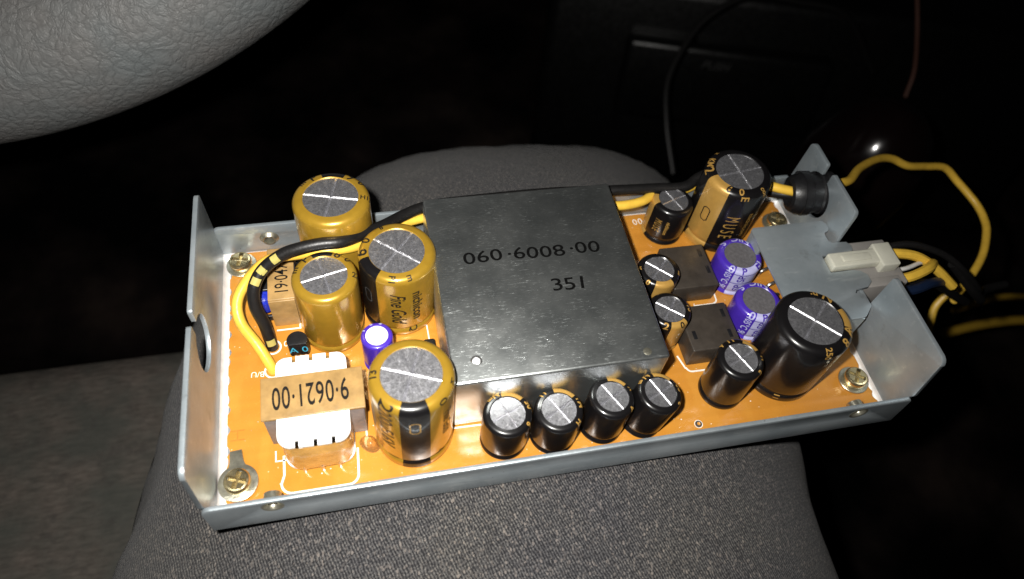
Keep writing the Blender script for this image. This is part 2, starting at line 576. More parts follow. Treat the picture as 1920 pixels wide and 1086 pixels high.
# the lap: one thigh, knee and shin in grey trousers
def leg_mesh():
    path = [((36, -190, -80), 88, 76), ((46, -80, -78), 94, 77), ((56, -20, -77), 96, 76.4), ((61, 20, -76.5), 96, 76), ((68, 50, -76.8), 94, 75.6),
            ((79, 74, -81), 86, 73), ((92, 96, -93), 76, 67), ((101, 111, -116), 66, 61), ((103, 122, -150), 61, 58), ((100, 136, -210), 58, 54),
            ((94, 158, -285), 52, 50), ((88, 184, -365), 47, 46), ((86, 196, -425), 44, 44)]
    C_ = spline([p[0] for p in path], 6)
    Ra = [v.x for v in spline([(p[1], p[2], 0) for p in path], 6)]
    Rb = [v.y for v in spline([(p[1], p[2], 0) for p in path], 6)]
    n = 72
    vs_, fs = [], []
    for i, c in enumerate(C_):
        t = (C_[min(i + 1, len(C_) - 1)] - C_[max(i - 1, 0)]).normalized()
        a = Vector((1, 0, 0)); a = (a - t * a.dot(t)).normalized()
        b = a.cross(t)
        for k in range(n):
            q = 2 * pi * k / n
            cq, sq = cos(q), sin(q)
            e = 0.86
            ca = abs(cq) ** e * (1 if cq >= 0 else -1); sa = abs(sq) ** e * (1 if sq >= 0 else -1)
            p = c + a * (Ra[i] * ca) + b * (Rb[i] * sa)
            # soft folds in the cloth
            f = 0.9 * sin(p.x * 0.055 + p.y * 0.035 + 1.0) + 0.6 * sin(p.y * 0.09 - p.x * 0.03)
            side = min(1.0, max(0.0, (-p.z - 10) / 35.0))
            f += side * (1.8 * sin(p.y * 0.075 + p.z * 0.09 + p.x * 0.02) + 1.2 * sin(p.y * 0.16 - p.z * 0.11 + 2.0))
            p += (p - c).normalized() * f * (0.35 + 0.55 * side)
            # the tray presses the cloth flat
            if -6 < p.y < 74 and -8 < p.x < 158 and p.z > -1.2: p.z = -0.05 if (0 < p.y < 68 and 0 < p.x < 150) else min(p.z, -0.05)
            vs_.append(p)
    for i in range(len(C_) - 1):
        for k in range(n):
            k2 = (k + 1) % n
            fs.append((i * n + k, i * n + k2, (i + 1) * n + k2, (i + 1) * n + k))
    fs.append(tuple(range(n))); fs.append(tuple((len(C_) - 1) * n + k for k in range(n)))
    return MB().add(vs_, fs)
lap = leg_mesh().build('person', M['cloth'], sharp=180)
tag(lap, 'person in dark grey woven trousers, thigh and knee in view under the metal tray', 'person')

# steering wheel rim: an arc of a thick padded ring, upper left
def wheel_mesh():
    mb = MB()
    d = 205.0
    k = d / 1370.37
    cc = Vector(((-216.5 - 960) * k, (916.05 + 543) * k, -d))
    rout = 1199.3 * k
    rm, rw, rt = rout - 27, 27, 24
    n, m = 200, 48
    vs_, fs = [], []
    for i in range(n):
        a = 2 * pi * i / n
        for j in range(m):
            q = 2 * pi * j / m
            r = rm + rw * cos(q)
            vs_.append((r * cos(a), r * sin(a), rt * sin(q)))
    for i in range(n):
        for j in range(m):
            fs.append((i * m + j, ((i + 1) % n) * m + j, ((i + 1) % n) * m + (j + 1) % m, i * m + (j + 1) % m))
    mb.add(vs_, fs)
    return mb, CAM + RM @ cc
wm, wc = wheel_mesh()
wheel = wm.build('steering_wheel', M['leather'], loc=wc, rot=CAM_ROT, sharp=180)
tag(wheel, 'thick grey grained leather steering wheel rim across the upper left corner', 'steering wheel')
hub = MB()
hub.lathe([(0.1, -8), (46, -8), (56, -14), (58, -24), (50, -40), (0.1, -44)], 48)
hub.build('wheel_hub', M['darkplastic'], wheel)
for a in (100, 190, 350):
    sp = MB()
    ca, sa = cos(radians(a)), sin(radians(a))
    sp.box(50, 130, -11, 11, -27, -15, 3)
    sp.v = [(x * ca - y * sa, x * sa + y * ca, z) for x, y, z in sp.v]
    sp.build('spoke', M['darkplastic'], wheel)

# dashboard and ashtray front, deep in the dark
def cam_pt(u, v, d):
    k = d / 1370.37
    return CAM + RM @ Vector(((u - 960) * k, (543 - v) * k, -d))
def oriented(name, o, ux, uy, x0, x1, y0, y1, z0, z1, b, mat, parent=None):
    """box in the frame with origin o, x along ux and y near uy"""
    X = Vector(ux).normalized(); Z = X.cross(Vector(uy)).normalized(); Y = Z.cross(X)
    mb = MB().box(x0, x1, y0, y1, z0, z1, b)
    mb.v = [tuple(Vector(o) + X * p[0] + Y * p[1] + Z * p[2]) for p in mb.v]
    return mb.build(name, mat, parent), X, Y, Z
DO = Vector((232, 363, -167)); DX = Vector((99, -31, 1)); DY = RM @ Vector((0.05, 0.72, 0.70))
dash, X, Y, Z = oriented('dashboard', DO, DX, DY, -60, 330, -140, 34, -90, -14, 9, M['darkplastic'])
tag(dash, 'black plastic dashboard panel fading into the dark at upper right', 'dashboard')
ash, X, Y, Z = oriented('ashtray', DO, DX, DY, 0, 150, -62, 0, -16, 2, 5, M['darkplastic'])
tag(ash, 'black ashtray front with a faint grey push marking on the dashboard', 'ashtray')
flat_text('lettering', 'PUSH', 6.0, M['greyprint'], ash, DO + X * 66 - Y * 12 + Z * 2.15, frame=(X, Y), shear=0.3)

# glossy dark gear knob beyond the tray
gk = MB()
gk.lathe([(0.1, 60), (9, 58), (16, 52), (21.5, 42), (25, 28), (26, 14), (25, 2), (22, -8), (23, -10), (26, -18), (26.5, -28), (24, -38), (18, -46), (12, -50), (0.1, -50)], 64)
gear = gk.build('gear_lever', M['darkgloss'], loc=(248, 143, -96), rot=Euler((0.12, 0.1, 0)))
tag(gear, 'dark glossy gear lever knob standing behind the yellow wire loop', 'gear lever')
bt = MB().lathe([(9, -46), (10, -120), (34, -150), (46, -190), (50, -340)], 40)
bt.build('boot', M['darkplastic'], gear)

cord = MB().tube(spline([(226, 238, -175), (224, 262, -155), (228, 284, -138), (245, 302, -119), (262, 309, -108), (282, 311, -102), (310, 306, -104), (345, 300, -112), (380, 290, -150)], 10), 1.9, 10)
tag(cord.build('black_cord', M['cableblack']), 'thin black cord arching over the dark dashboard', 'cord')
lead = MB().tube(spline([(421, 345, -112), (420, 330, -123), (419, 312, -138), (413, 291, -151), (408, 280, -165)], 8), 1.2, 8)
tag(lead.build('brown_lead', M['copper']), 'thin brown lead hanging at the top right', 'lead')

# ================================================================== the power supply
R0 = Vector((75, 34, 0))
psu = empty('power_supply', R0, 'open power supply board in a zinc steel tray resting on grey trousers', 'power supply')
NEG = -R0
W, D, HF, HE, T = 150.0, 68.0, 11.7, 25.4, 1.0
HP = 2.5                                    # top face of the circuit board

# ---- tray
def xz(p): return p
tray = MB()
tray.merge(plate([rrect(1.0, W - 1.0, 1.0, D - 1.0, 0.6)], 0.8, 0.1), lambda p: Vector((p.x, p.y, p.z + 0.45)))
tray_o = tray.build('tray', M['zinc'], psu, NEG)
tray_o['label'] = 'grey zinc plated steel tray with low sides and tall ends'
def ring(cx, cz, r, n=20): return [(cx + r * cos(2 * pi * k / n), cz + r * sin(2 * pi * k / n)) for k in range(n)]
def long_side(y, holes):
    out = arc(2.0, HF - 2.0, 1.9, 180, 90, 5) + arc(W - 2.0, HF - 1.2, 1.1, 90, 0, 5) + [(W - 0.1, 0.6), (0.1, 0.6)]
    mb = MB().merge(plate([out] + [ring(x, z, 1.75) for x, z in holes], T, 0.28), lambda p: Vector((p.x, y + p.z, p.y)))
    return mb
fs_ = long_side(0.5, [(12.7, 8.9), (137.1, 8.7)])
# rolled bend under the front side
pr = [Vector((0, 0.62 + 0.9 * (1 - cos(a)), 0.02 + 0.9 * (1 - sin(a)))) for a in [radians(k * 15) for k in range(7)]]
bend = MB()
for k in range(6):
    a, b = pr[k], pr[k + 1]
    bend.add([(0.3, a.y - 0.6, a.z), (W - 0.3, a.y - 0.6, a.z), (W - 0.3, b.y - 0.6, b.z), (0.3, b.y - 0.6, b.z)], [(0, 1, 2, 3)])
fs_.merge(bend)
side_f = fs_.build('long_side', M['zinc'], tray_o)
side_b = long_side(D - 0.5, [(12.6, 6.9)]).build('long_side', M['zinc'], tray_o)
def collar(x, y, z, sgn):
    """extruded, threaded hole; sgn +1 opens towards -y and runs inwards, -1 stands proud of the inner face"""
    if sgn > 0: mb = MB().lathe([(2.15, 0.0), (2.1, -0.06), (1.75, 0.02), (1.4, 0.45), (1.25, 0.9), (1.25, 2.6), (1.6, 2.6), (1.7, 1.0)], 28)
    else: mb = MB().lathe([(2.3, 0.02), (2.15, -0.06), (1.75, -0.5), (1.5, -0.85), (1.25, -0.8), (1.15, -0.4), (1.15, 1.2), (1.6, 1.2)], 28)
    mb.v = [(x + p[0], y + p[2], z + p[1]) for p in mb.v]
    return mb.build('threaded_hole', M['nickel'], tray_o)
collar(12.7, 0.0, 8.9, 1); collar(137.1, 0.0, 8.7, 1); collar(12.6, D - 1.0, 6.9, -1)

def end_outline(kc, mirror_conn=False):
    """outline in (y, z): tall end plate with a keyhole notch centred at y = kc"""
    pts = [(1.05, 0.3), (1.05, 11.0), (0.55, 12.2), (1.7, 23.6)] + arc(3.6, 23.4, 2.0, 170, 90, 6)
    if mirror_conn:
        pts += [(22.2, HE)] + arc(22.7, 24.6, 0.8, 90, 0, 4) + [(23.7, 13.6), (42.0, 13.6), (42.1, 23.8)] + arc(43.4, 24.2, 1.2, 170, 90, 4)
    c = 19.0 - 2.8
    rk, hm = 6.0, 1.5
    am = math.degrees(atan2(sqrt(rk * rk - hm * hm), -hm))
    pts += [(kc - hm - 0.9, HE)] + arc(kc - hm - 0.7, HE - 0.7, 0.7, 90, 0, 4) + arc(kc, c, rk, am, 360 + 180 - am, 28) + arc(kc + hm + 0.7, HE - 0.7, 0.7, 180, 90, 4)
    pts += arc(64.6, 23.4, 2.0, 90, 20, 5) + [(67.3, 12.4), (D - 1.05, 11.0), (D - 1.05, 0.3)]
    return pts
el = MB().merge(plate([end_outline(33.6)], T, 0.13), lambda p: Vector((0.5 + p.z, p.x, p.y)))
el.build('end_plate', M['zinc'], tray_o)
er = MB().merge(plate([end_outline(56.4, True)], T, 0.13), lambda p: Vector((W - 0.5 + p.z, p.x, p.y)))
er.build('end_plate', M['zinc'], tray_o)
# inside bend radii along the foot of every wall
fil = MB()
def fillet(p0, p1, inward):
    p0, p1, inw = Vector(p0), Vector(p1), Vector(inward)
    r, n = 1.5, 6
    vs_, f_ = [], []
    for k in range(n + 1):
        a = radians(90 * k / n)
        off = inw * (r * (1 - cos(a))) + Vector((0, 0, r * (1 - sin(a))))
        vs_ += [p0 + off, p1 + off]
    for k in range(n): f_.append((2 * k, 2 * k + 1, 2 * k + 3, 2 * k + 2))
    fil.add(vs_, f_)
e = 0.86
fillet((1.0, 1, e), (1.0, D - 1, e), (1, 0, 0)); fillet((W - 1.0, 1, e), (W - 1.0, D - 1, e), (-1, 0, 0))
fillet((1, 1.0, e), (W - 1, 1.0, e), (0, 1, 0)); fillet((1, D - 1.0, e), (W - 1, D - 1.0, e), (0, -1, 0))
fil.build('bend_radius', M['glarezinc'], tray_o)

# ---- connector bracket: flat plate with tabs over the right end
ZB = 15.0
bo = [(128.6, 20.6), (129.2, 20), (145.0, 20), (146.2, 20.3), (148.8, 22.8), (148.8, 25.6), (147.9, 26.6), (146.6, 26.7), (147.2, 27.6), (150.6, 28.0), (152.2, 29.4), (152.2, 31.4), (150.8, 32.8),
      (149.0, 33.2), (143.2, 33.2), (143.2, 38.2), (150.6, 38.2), (152.0, 39.0), (152.2, 40.4), (151.4, 41.6), (147.6, 41.8), (147.0, 42.5), (147.0, 44.6), (147.3, 45.2), (148.3, 45.5), (148.85, 46.2), (148.85, 47.8), (148.0, 48.8), (146.8, 49.0), (129.2, 48.8), (128.6, 48.2)]
br = MB().merge(plate([bo], 0.8, 0.12), lambda p: Vector((p.x, p.y, ZB - 0.4 + p.z)))
bracket = br.build('connector_bracket', M['zinc'], psu, NEG)
bracket['label'] = 'flat grey bracket plate with cut tabs at the right end'
MB().box(128.65, 129.35, 42.6, 48.2, HP, ZB - 0.75, 0.15).build('bracket_leg', M['zinc'], bracket)
MB().box(129.6, 146.2, 20.05, 20.75, HP, ZB - 0.75, 0.15).build('bracket_leg', M['zinc'], bracket)

# ---- circuit board with snapped, scalloped short edges
def scallop(x, y0, y1, sgn, step=2.3):
    pts = []
    n = int(abs(y1 - y0) / step)
    for k in range(n):
        ya = y0 + (y1 - y0) * k / n
        yb = y0 + (y1 - y0) * (k + 1) / n
        if k % 5 in (0, 3):
            pts += [(x, ya), (x, yb)]
        else:
            for q in range(5):
                u = q / 4
                pts.append((x + sgn * 0.62 * sin(pi * u) * (1 if k % 2 else 0.7), ya + (yb - ya) * u))
    return pts
bl = [(3.0, 1.6), (147.4, 1.6)] + scallop(147.6, 2.4, 66, -1) + [(146.9, 66.6), (3.0, 66.6)] + scallop(2.7, 66, 2.4, 1)
bd = MB().merge(plate([bl], 1.5, 0.06), lambda p: Vector((p.x, p.y, HP - 0.75 + p.z)))
board = bd.build('circuit_board', M['board'], psu, NEG)
board['label'] = 'orange circuit board with white printed outlines'
ZS = HP + 0.02
def silk(pts, w=0.35, closed=False): polyline_print(pts, w, ZS, closed).build('printed_line', M['silk'], board)
silk([(48.6, 27), (48.6, 13.2), (58, 13.0)], 0.35)
silk([(46.8, 50), (47.2, 30)], 0.3)
silk([(14.0, 12.6), (14.0, 8.4)] + arc(15.6, 6.6, 2.2, 180, 270, 6) + [(26.5, 4.4)] + arc(26.7, 6.4, 2.0, -90, 0, 6) + [(28.9, 12)], 0.45)
silk([(12.4, 13.9), (12.4, 11.6), (14.6, 11.6)], 0.28)
silk([(104.0, 23.0), (104.9, 19.6)] + arc(106.4, 19.8, 1.3, 190, 270, 4) + [(113.6, 18.4)], 0.42)
silk([(112.8, 36.0), (118.4, 36.0)] + arc(118.2, 37.2, 1.0, -80, 0, 4) + [(119.4, 39.8)], 0.4)
silk([(13.2, 43.2), (18.4, 43.2), (18.4, 44.6)], 0.4)
silk([(29.4, 20), (31.0, 20.1), (31.0, 12)], 0.35)
def ring_print(x, y, r, w): polyline_print([(x + r * cos(2 * pi * k / 24), y + r * sin(2 * pi * k / 24)) for k in range(24)], w, ZS, True).build('printed_ring', M['silk'], board)
ring_print(12.2, 38.9, 1.75, 0.4); ring_print(12.2, 32.9, 1.75, 0.4); ring_print(103.2, 5.6, 0.75, 0.45)
def bt_(s, size, x, y, rz=0, mat='silk', **kw): flat_text('lettering', s, size, M[mat], board, (x, y, ZS + 0.01), rz, **kw)
bt_('00', 2.0, 106.6, 64.1, 4, xs=0.95, space=1.15)
bt_('0', 1.5, 15.1, 39.4)
bt_('B/U', 1.4, 8.9, 32.4, 176)
bt_('C51', 1.4, 111.6, 17.9, 180)
bt_('H', 3.2, 4.8, 18.6, 90, 'browninkfaint', bold=-0.06)
bt_('17 00 EL', 1.2, 25.2, 3.3, 0, 'browninkfaint')
dots = MB()
for k in range(150):
    x, y = random.uniform(5, 145), random.uniform(4, 65)
    r = random.uniform(0.06, 0.2)
    dots.add([(x + r * cos(q * pi / 3 + k), y + r * sin(q * pi / 3 + k) * 0.8, ZS + 0.004) for q in range(6)], [tuple(range(6))])
do = dots.build('flux_speck', M['silk'], board); do['kind'] = 'stuff'
ey = MB().lathe([(0.35, -0.3), (0.4, 0.25), (0.75, 0.2), (0.85, 0.02)], 24, cx=103.2, cy=5.6, cz=HP)
ey.build('eyelet', M['solder'], board)
for cx, cy in ((135.2, 43.0), (135.4, 38.6), (133.2, 35.0)):
    j = MB().tube(spline([(cx + 1.8, cy + 0.5, HP - 0.2), (cx + 1.5, cy + 0.4, 4.2), (cx - 0.3, cy, 5.0), (cx - 2.2, cy - 0.4, 4.3), (cx - 2.6, cy - 0.5, HP - 0.2)], 5), 0.42, 8)
    j.build('jumper_wire', M['solder'], board)
for cx, cy in ((46.9, 33.6), (50.9, 34.9)):
    dk = MB().box(cx - 1.3, cx + 1.3, cy - 1.1, cy + 1.1, HP, HP + 2.6, 0.5)
    dk.build('diode', M['blackplastic'], board)
gl = MB().lathe([(0.1, 3.2), (0.7, 3.0), (1.2, 2.2), (1.5, 1.2), (1.7, 0.4), (2.0, 0.02)], 24, cx=31.5, cy=12.4, cz=HP)
gl.v = [(x + 0.25 * sin(1.3 * y), y + 0.25 * sin(1.1 * x), HP + (z - HP) * 0.55) for x, y, z in gl.v]
gl.build('glue_blob', M['glue'], board, sharp=80)

# ---- screws
def cross_disc(R_, w, depth, n=40, mi=0):
    """disc with a cross groove of round section, top at z = 0"""
    mb = MB()
    for q in range(4):
        a = q * pi / 2
        ca, sa = cos(a), sin(a)
        a0 = math.asin(w / R_); a1 = pi / 2 - a0
        pts = [(w, w)] + [(R_ * cos(a0 + (a1 - a0) * k / (n // 4)), R_ * sin(a0 + (a1 - a0) * k / (n // 4))) for k in range(n // 4 + 1)]
        rot = lambda x, y: (x * ca - y * sa, x * sa + y * ca)
        mb.add([rot(x, y) + (0,) for x, y in pts], [tuple(range(len(pts)))], mi)
        # the groove arm along +x
        sec = [(-w, 0.0), (-0.72 * w, -0.42 * depth), (-0.36 * w, -0.82 * depth), (0, -depth), (0.36 * w, -0.82 * depth), (0.72 * w, -0.42 * depth), (w, 0.0)]
        xe = sqrt(R_ * R_ - w * w)
        vs_ = []
        for y, z in sec: vs_ += [rot(max(abs(y), 1e-4), y) + (z,), rot(xe, y) + (z,)]
        mb.add(vs_, [(2 * k, 2 * k + 1, 2 * k + 3, 2 * k + 2) for k in range(len(sec) - 1)], mi)
    return mb
def screw(x, y, mat='brass', lug=False, z=HP, lab=None):
    o = MB().lathe([(0.1, 1.2), (1.2, 1.2), (1.2, 2.6), (2.45, 2.5), (2.62, 2.15), (2.6, 0.75), (2.5, 0.6), (0.1, 0.6)], 40)
    o = MB().lathe([(1.95, 2.58), (2.3, 2.5), (2.55, 2.2), (2.62, 1.8), (2.6, 0.75), (2.5, 0.55)], 40)
    o.merge(cross_disc(1.95, 0.48, 0.7, 32), lambda p: Vector((p.x, p.y, p.z + 2.58)))
    s = o.build('screw', M[mat], psu, Vector((x, y, z)) - R0, Euler((0, 0, random.uniform(0, 1.5))))
    if lab: s['label'] = lab
    wsh = MB().lathe([(1.0, 0.5), (3.4, 0.5), (3.5, 0.42), (3.5, 0.1), (3.4, 0.02)], 44)
    wsh.build('washer', M['nickel'], s)
    return s
screw(5.4, 62.8); screw(144.0, 10.3); screw(144.4, 58.6)
sl = screw(5.2, 8.0, 'brass', lab='brass coloured screw holding a solder lug')
lugm = MB().merge(plate([arc(0, 0, 3.9, 115, 425, 36) + [(1.35, 4.6), (1.2, 6.9), (-1.2, 6.9), (-1.35, 4.6)], ring(0, 0, 2.0)], 0.5, 0.06), lambda p: Vector((p.x, p.y, p.z + 0.75)))
lugm.build('solder_lug', M['nickel'], psu, Vector((5.2, 8.0, HP)) - R0, Euler((0, 0, 0.08)))

# ---- electrolytic capacitors
def sleeve_profile(R_, H):
    rd = R_ * 0.715
    sh = min(1.6, R_ * 0.2)
    p = [(rd - 0.06, H - 0.25), (rd - 0.04, H + 0.02), (rd + 0.1, H + 0.14), (R_ - sh, H + 0.05)]
    for k in range(1, 7):
        a = radians(15 * k)
        p.append((R_ - sh + sh * sin(a), H + 0.05 - sh * (1 - cos(a))))
    g = 0.115 * H
    p += [(R_, g + 1.5), (R_ - 0.08, g + 0.9), (R_ - 0.42, g + 0.3), (R_ - 0.42, g), (R_ - 0.1, g - 0.45), (R_, g - 0.8), (R_, 0.5), (R_ - 0.25, 0.1), (R_ - 0.7, 0.0)]
    return p
class Path:
    """arclength along the sleeve from the disc edge outwards and down"""
    def __init__(self, prof, off=0.05):
        p = prof[2:]
        self.p = []
        for i, (r, z) in enumerate(p):
            a, b = p[max(i - 1, 0)], p[min(i + 1, len(p) - 1)]
            t = Vector((b[0] - a[0], b[1] - a[1])).normalized()
            self.p.append((r - t.y * off, z + t.x * off))
        self.s = [0]
        for a, b in zip(self.p, self.p[1:]): self.s.append(self.s[-1] + math.hypot(b[0] - a[0], b[1] - a[1]))
    def at(self, s):
        s = max(0.0, min(s, self.s[-1] - 1e-6))
        for i in range(len(self.s) - 1):
            if s <= self.s[i + 1]:
                u = (s - self.s[i]) / (self.s[i + 1] - self.s[i])
                return (self.p[i][0] + (self.p[i + 1][0] - self.p[i][0]) * u, self.p[i][1] + (self.p[i + 1][1] - self.p[i][1]) * u)
def wrap(path, R_, s, size, s0, th0, mode='down', **kw):
    kw.setdefault('bold', 0.035)
    if mode in ('rimout', 'round'): kw['bold'] = max(kw['bold'], 0.06); size *= 1.18
    size = size * 1.12
    """text on the sleeve; mode 'down': baseline runs down the side, 'round': baseline runs round with tops outward-in"""
    t = text2d(s, size, **kw)
    t = sliced(t, 0.45, 0.45)
    mb = MB()
    vs_ = []
    for x, y, _ in t.v:
        if mode == 'down': ds, dt = x, y
        elif mode == 'up': ds, dt = -x, -y
        elif mode == 'rimout': ds, dt = y, -x      # read from the middle outwards
        else: ds, dt = -y, x
        r, z = path.at(s0 + ds)
        th = radians(th0) + dt / max(r, R_ * 0.8)
        vs_.append((r * cos(th), r * sin(th), z))
    return mb.add(vs_, t.f)
def outline_o(path, R_, s0, th0, h, w, lw=0.28):
    """a printed zero-like rounded outline on the sleeve"""
    c = 0.28 * w
    loop = [(-h / 2 + c, -w / 2), (h / 2 - c, -w / 2), (h / 2, -w / 2 + c), (h / 2, w / 2 - c), (h / 2 - c, w / 2), (-h / 2 + c, w / 2), (-h / 2, w / 2 - c), (-h / 2, -w / 2 + c)]
    pm = polyline_print(loop, lw, 0, True)
    vs_ = []
    for x, y, _ in pm.v:
        r, z = path.at(s0 + x)
        th = radians(th0) + y / R_
        vs_.append((r * cos(th), r * sin(th), z))
    return MB().add(vs_, pm.f)
cache = {}
def capacitor(x, y, H, R_, body, stripe, arm, st_ang, hw, texts, label, lean=(0, 0), group=None, disc='disc', sub=None, zero=True):
    """one can: sleeve mesh with its end disc, stripe and lettering as children"""
    ang = radians(st_ang)
    dx, dy = lean
    rot = Matrix.Rotation(atan2(sqrt(dx * dx + dy * dy), H), 3, Vector((-dy, dx, 0)).normalized() if (dx or dy) else Vector((1, 0, 0))) @ Matrix.Rotation(ang, 3, 'Z')
    prof = sleeve_profile(R_, H)
    path = Path(prof, 0.05)
    key = (H, R_, body)
    if key not in cache:
        c = MB().lathe(prof, 72).build('capacitor', M[body], psu)
        cache[key] = c.data
        c.location = (Vector((x, y, HP)) - R0) * S
        c.rotation_euler = rot.to_euler()
    else:
        c = link('capacitor', cache[key], psu, Vector((x, y, HP)) - R0, rot.to_euler())
    c['label'] = label
    if group: c['group'] = group
    rd = R_ * 0.715
    dk = ('disc', R_, disc)
    if dk not in cache:
        if disc == 'disc':
            dm = cross_disc(rd, max(0.24, 0.036 * R_), max(0.23, 0.034 * R_), 56)
        else:
            dm = MB().add([(rd * cos(2 * pi * k / 40), rd * sin(2 * pi * k / 40), 0) for k in range(40)], [tuple(range(40))])
        d = dm.build('end_disc', M[disc], c, (0, 0, H - 0.08), Euler((0, 0, radians(arm) - ang)))
        cache[dk] = d.data
    else:
        d = link('end_disc', cache[dk], c, (0, 0, H - 0.08), Euler((0, 0, radians(arm) - ang)))
    if stripe:
        sk = ('stripe', H, R_, stripe, hw)
        if sk not in cache:
            pp = Path(prof, 0.03).p
            cache[sk] = MB().lathe(pp[:-2], 14, radians(-hw), radians(hw)).build('stripe', M[stripe], c).data
        else: link('stripe', cache[sk], c)
    mk = {}
    for t in texts:
        s, size, s0, th0, mode, mat = t[:6]
        kw = t[6] if len(t) > 6 else {}
        if s == 'O': m = outline_o(path, R_, s0, th0 - st_ang, size, size * 0.44)
        else: m = wrap(path, R_, s, size, s0, th0 - st_ang, mode, **kw)
        m.build('lettering', M[mat], c)
    return c

gb, gp = 'blackprint', 'goldprint'
CAN = 'gold capacitors'
G1 = capacitor(29.0, 57.4, 26.0, 8.3, 'gold', 'black', -15, 82, 21, [('P', 1.7, 1.2, 118, 'rimout', gb), ('9', 1.9, 1.4, 50, 'rimout', gb), ('0', 1.5, 1.9, 28, 'rimout', gb), ('H13', 1.1, 1.7, -8, 'down', gb),
     ('m', 1.2, 1.5, 140, 'rimout', gb), ('1000', 1.8, 9, 25, 'down', gb)], 'gold capacitor standing behind the black cable by the back side of the tray', lean=(0, 1.5), group=CAN)
G2 = capacitor(26.1, 41.9, 21.0, 6.8, 'gold', 'black', 14, 91, 22, [('P', 1.4, 1.0, 128, 'rimout', gb), ('8', 1.6, 1.1, 58, 'rimout', gb), ('0', 1.4, 1.5, 35, 'rimout', gb), ('22', 1.2, 1.7, -5, 'down', gb), ('m', 1.2, 1.2, 160, 'rimout', gb)],
     'smaller plain gold capacitor between the curved cable and the lettered gold one', group=CAN)
G3 = capacitor(41.6, 46.0, 21.5, 8.35, 'gold', 'black', -40, -150, 22, [('nichicon', 2.2, 11.8, -66, 'down', gb, dict(bold=0.07, xs=0.92)), ('Fine Gold', 3.0, 12.2, -96, 'down', gb, dict(shear=0.5, xs=0.60, bold=0.06)),
     ('P1', 1.3, 1.5, -104, 'down', gb), ('m', 1.3, 1.6, -76, 'down', gb), ('6', 2.1, 1.6, 176, 'rimout', gb), ('0', 1.6, 1.3, 150, 'rimout', gb), ('8', 0.9, 1.2, 112, 'rimout', gb), ('O', 4.2, 10.0, -146, 'down', 'greyprint'),
     ('Q', 1.6, 21, -75, 'down', gb)],
     'gold capacitor with maker name and script lettering beside the metal box', group=CAN)
G4 = capacitor(41.0, 13.7, 26.0, 8.1, 'gold', 'black', -22, -93, 20.5, [('O', 4.3, 8.2, -93, 'down', gp), ('2200µF16V', 2.9, 10.2, -137, 'down', gb, dict(xs=0.86, bold=0.06)), ('13', 1.2, 1.3, 172, 'rimout', gb), ('1', 2.2, 23.5, -128, 'down', gb),
     ('0', 1.7, 2.4, -50, 'down', gb), ('Fine Gold', 2.4, 12, -42, 'down', gb, dict(shear=0.4, xs=0.65)), ('4', 1.8, 23.5, -55, 'down', gb), ('k', 1.2, 2.0, -18, 'down', gb)],
     'gold capacitor with a broad black stripe at the front edge of the board', group=CAN)
BG = 'row of black capacitors in front of the metal box'
B1 = capacitor(59.4, 9.2, 12.6, 5.05, 'black', gp, 22, 68, 30, [('05', 1.1, 1.2, 15, 'round', gp), ('9', 0.9, 1.2, -38, 'round', gp), ('m', 0.9, 1.1, 130, 'round', gp), ('N', 1.0, 1.0, 112, 'round', gp)],
     'black capacitor leftmost in the row of four before the metal box', group=BG)
B2 = capacitor(70.1, 8.6, 12.2, 5.05, 'black', gp, -63, 63, 30, [('M', 1.1, 1.2, 5, 'round', gp), ('1', 1.0, 1.2, 22, 'round', gp), ('H', 0.9, 1.2, -45, 'round', gp), ('1', 1.0, 1.1, 118, 'round', gp), ('I', 1.0, 1.1, 130, 'round', gp)],
     'second black capacitor from the left in the row before the metal box', lean=(-0.1, 0), group=BG)
B3 = capacitor(81.0, 9.0, 12.8, 4.85, 'black', gp, -64, 62, 28, [('A', 0.9, 1.2, -42, 'round', gp), ('V', 0.9, 1.2, 18, 'round', gp)],
     'third black capacitor of the front row with a bright scuffed top', lean=(0.5, 0.4), group=BG)
B4 = capacitor(90.2, 8.9, 12.8, 4.85, 'black', gp, -65, 69, 28, [('N', 1.2, 1.2, 118, 'round', gp), ('0', 1.0, 1.2, 15, 'round', gp), ('8', 1.0, 1.2, 2, 'round', gp), ('2', 0.9, 1.2, -40, 'round', gp), ('m', 0.8, 1.2, 142, 'round', gp)],
     'rightmost black capacitor of the front row beside the bare orange board', lean=(1.7, 0.0), group=BG)
S1 = capacitor(111.9, 60.3, 12.0, 5.3, 'black', gp, -69, 169, 20, [('MUSE', 1.8, 6.5, -140, 'down', gp, dict(xs=0.5, space=1.4, bold=0.0)), ('nichicon', 0.9, 6.5, -112, 'down', gp)],
     'small black capacitor leaning by the tall black one at the back', lean=(0.5, 0.3))
M1 = capacitor(126.3, 59.2, 22.0, 8.3, 'black', gp, -82, -152, 23, [('O', 4.4, 11.8, -152, 'down', gb), ('MUSE', 3.2, 13.4, -103, 'down', gp, dict(xs=0.52, space=1.5, bold=0.0)), ('nichicon', 1.5, 13.0, -70, 'down', gp, dict(xs=1.1)),
     ('2', 2.0, 1.7, 168, 'round', gp), ('KM', 1.2, 1.3, 148, 'round', gp), ('6', 1.7, 0.9, -132, 'round', gb), ('E', 1.8, 2.8, -100, 'down', gp), ('0', 1.4, 0.9, -108, 'round', gp), ('con', 1.2, 2.0, -62, 'down', gp), ('x', 0.8, 1.6, 118, 'round', gp)],
     'tall black capacitor with a gold stripe and gold lettering at the back right')
S2 = capacitor(102.1, 40.4, 11.5, 5.05, 'black', gp, -44, -90, 28, [('K', 0.9, 1.2, 170, 'round', gp), ('0', 1.0, 1.3, -140, 'round', gp), ('m', 0.9, 1.2, -20, 'round', gp)],
     'small black and gold capacitor against the box, in front of the rear relay')
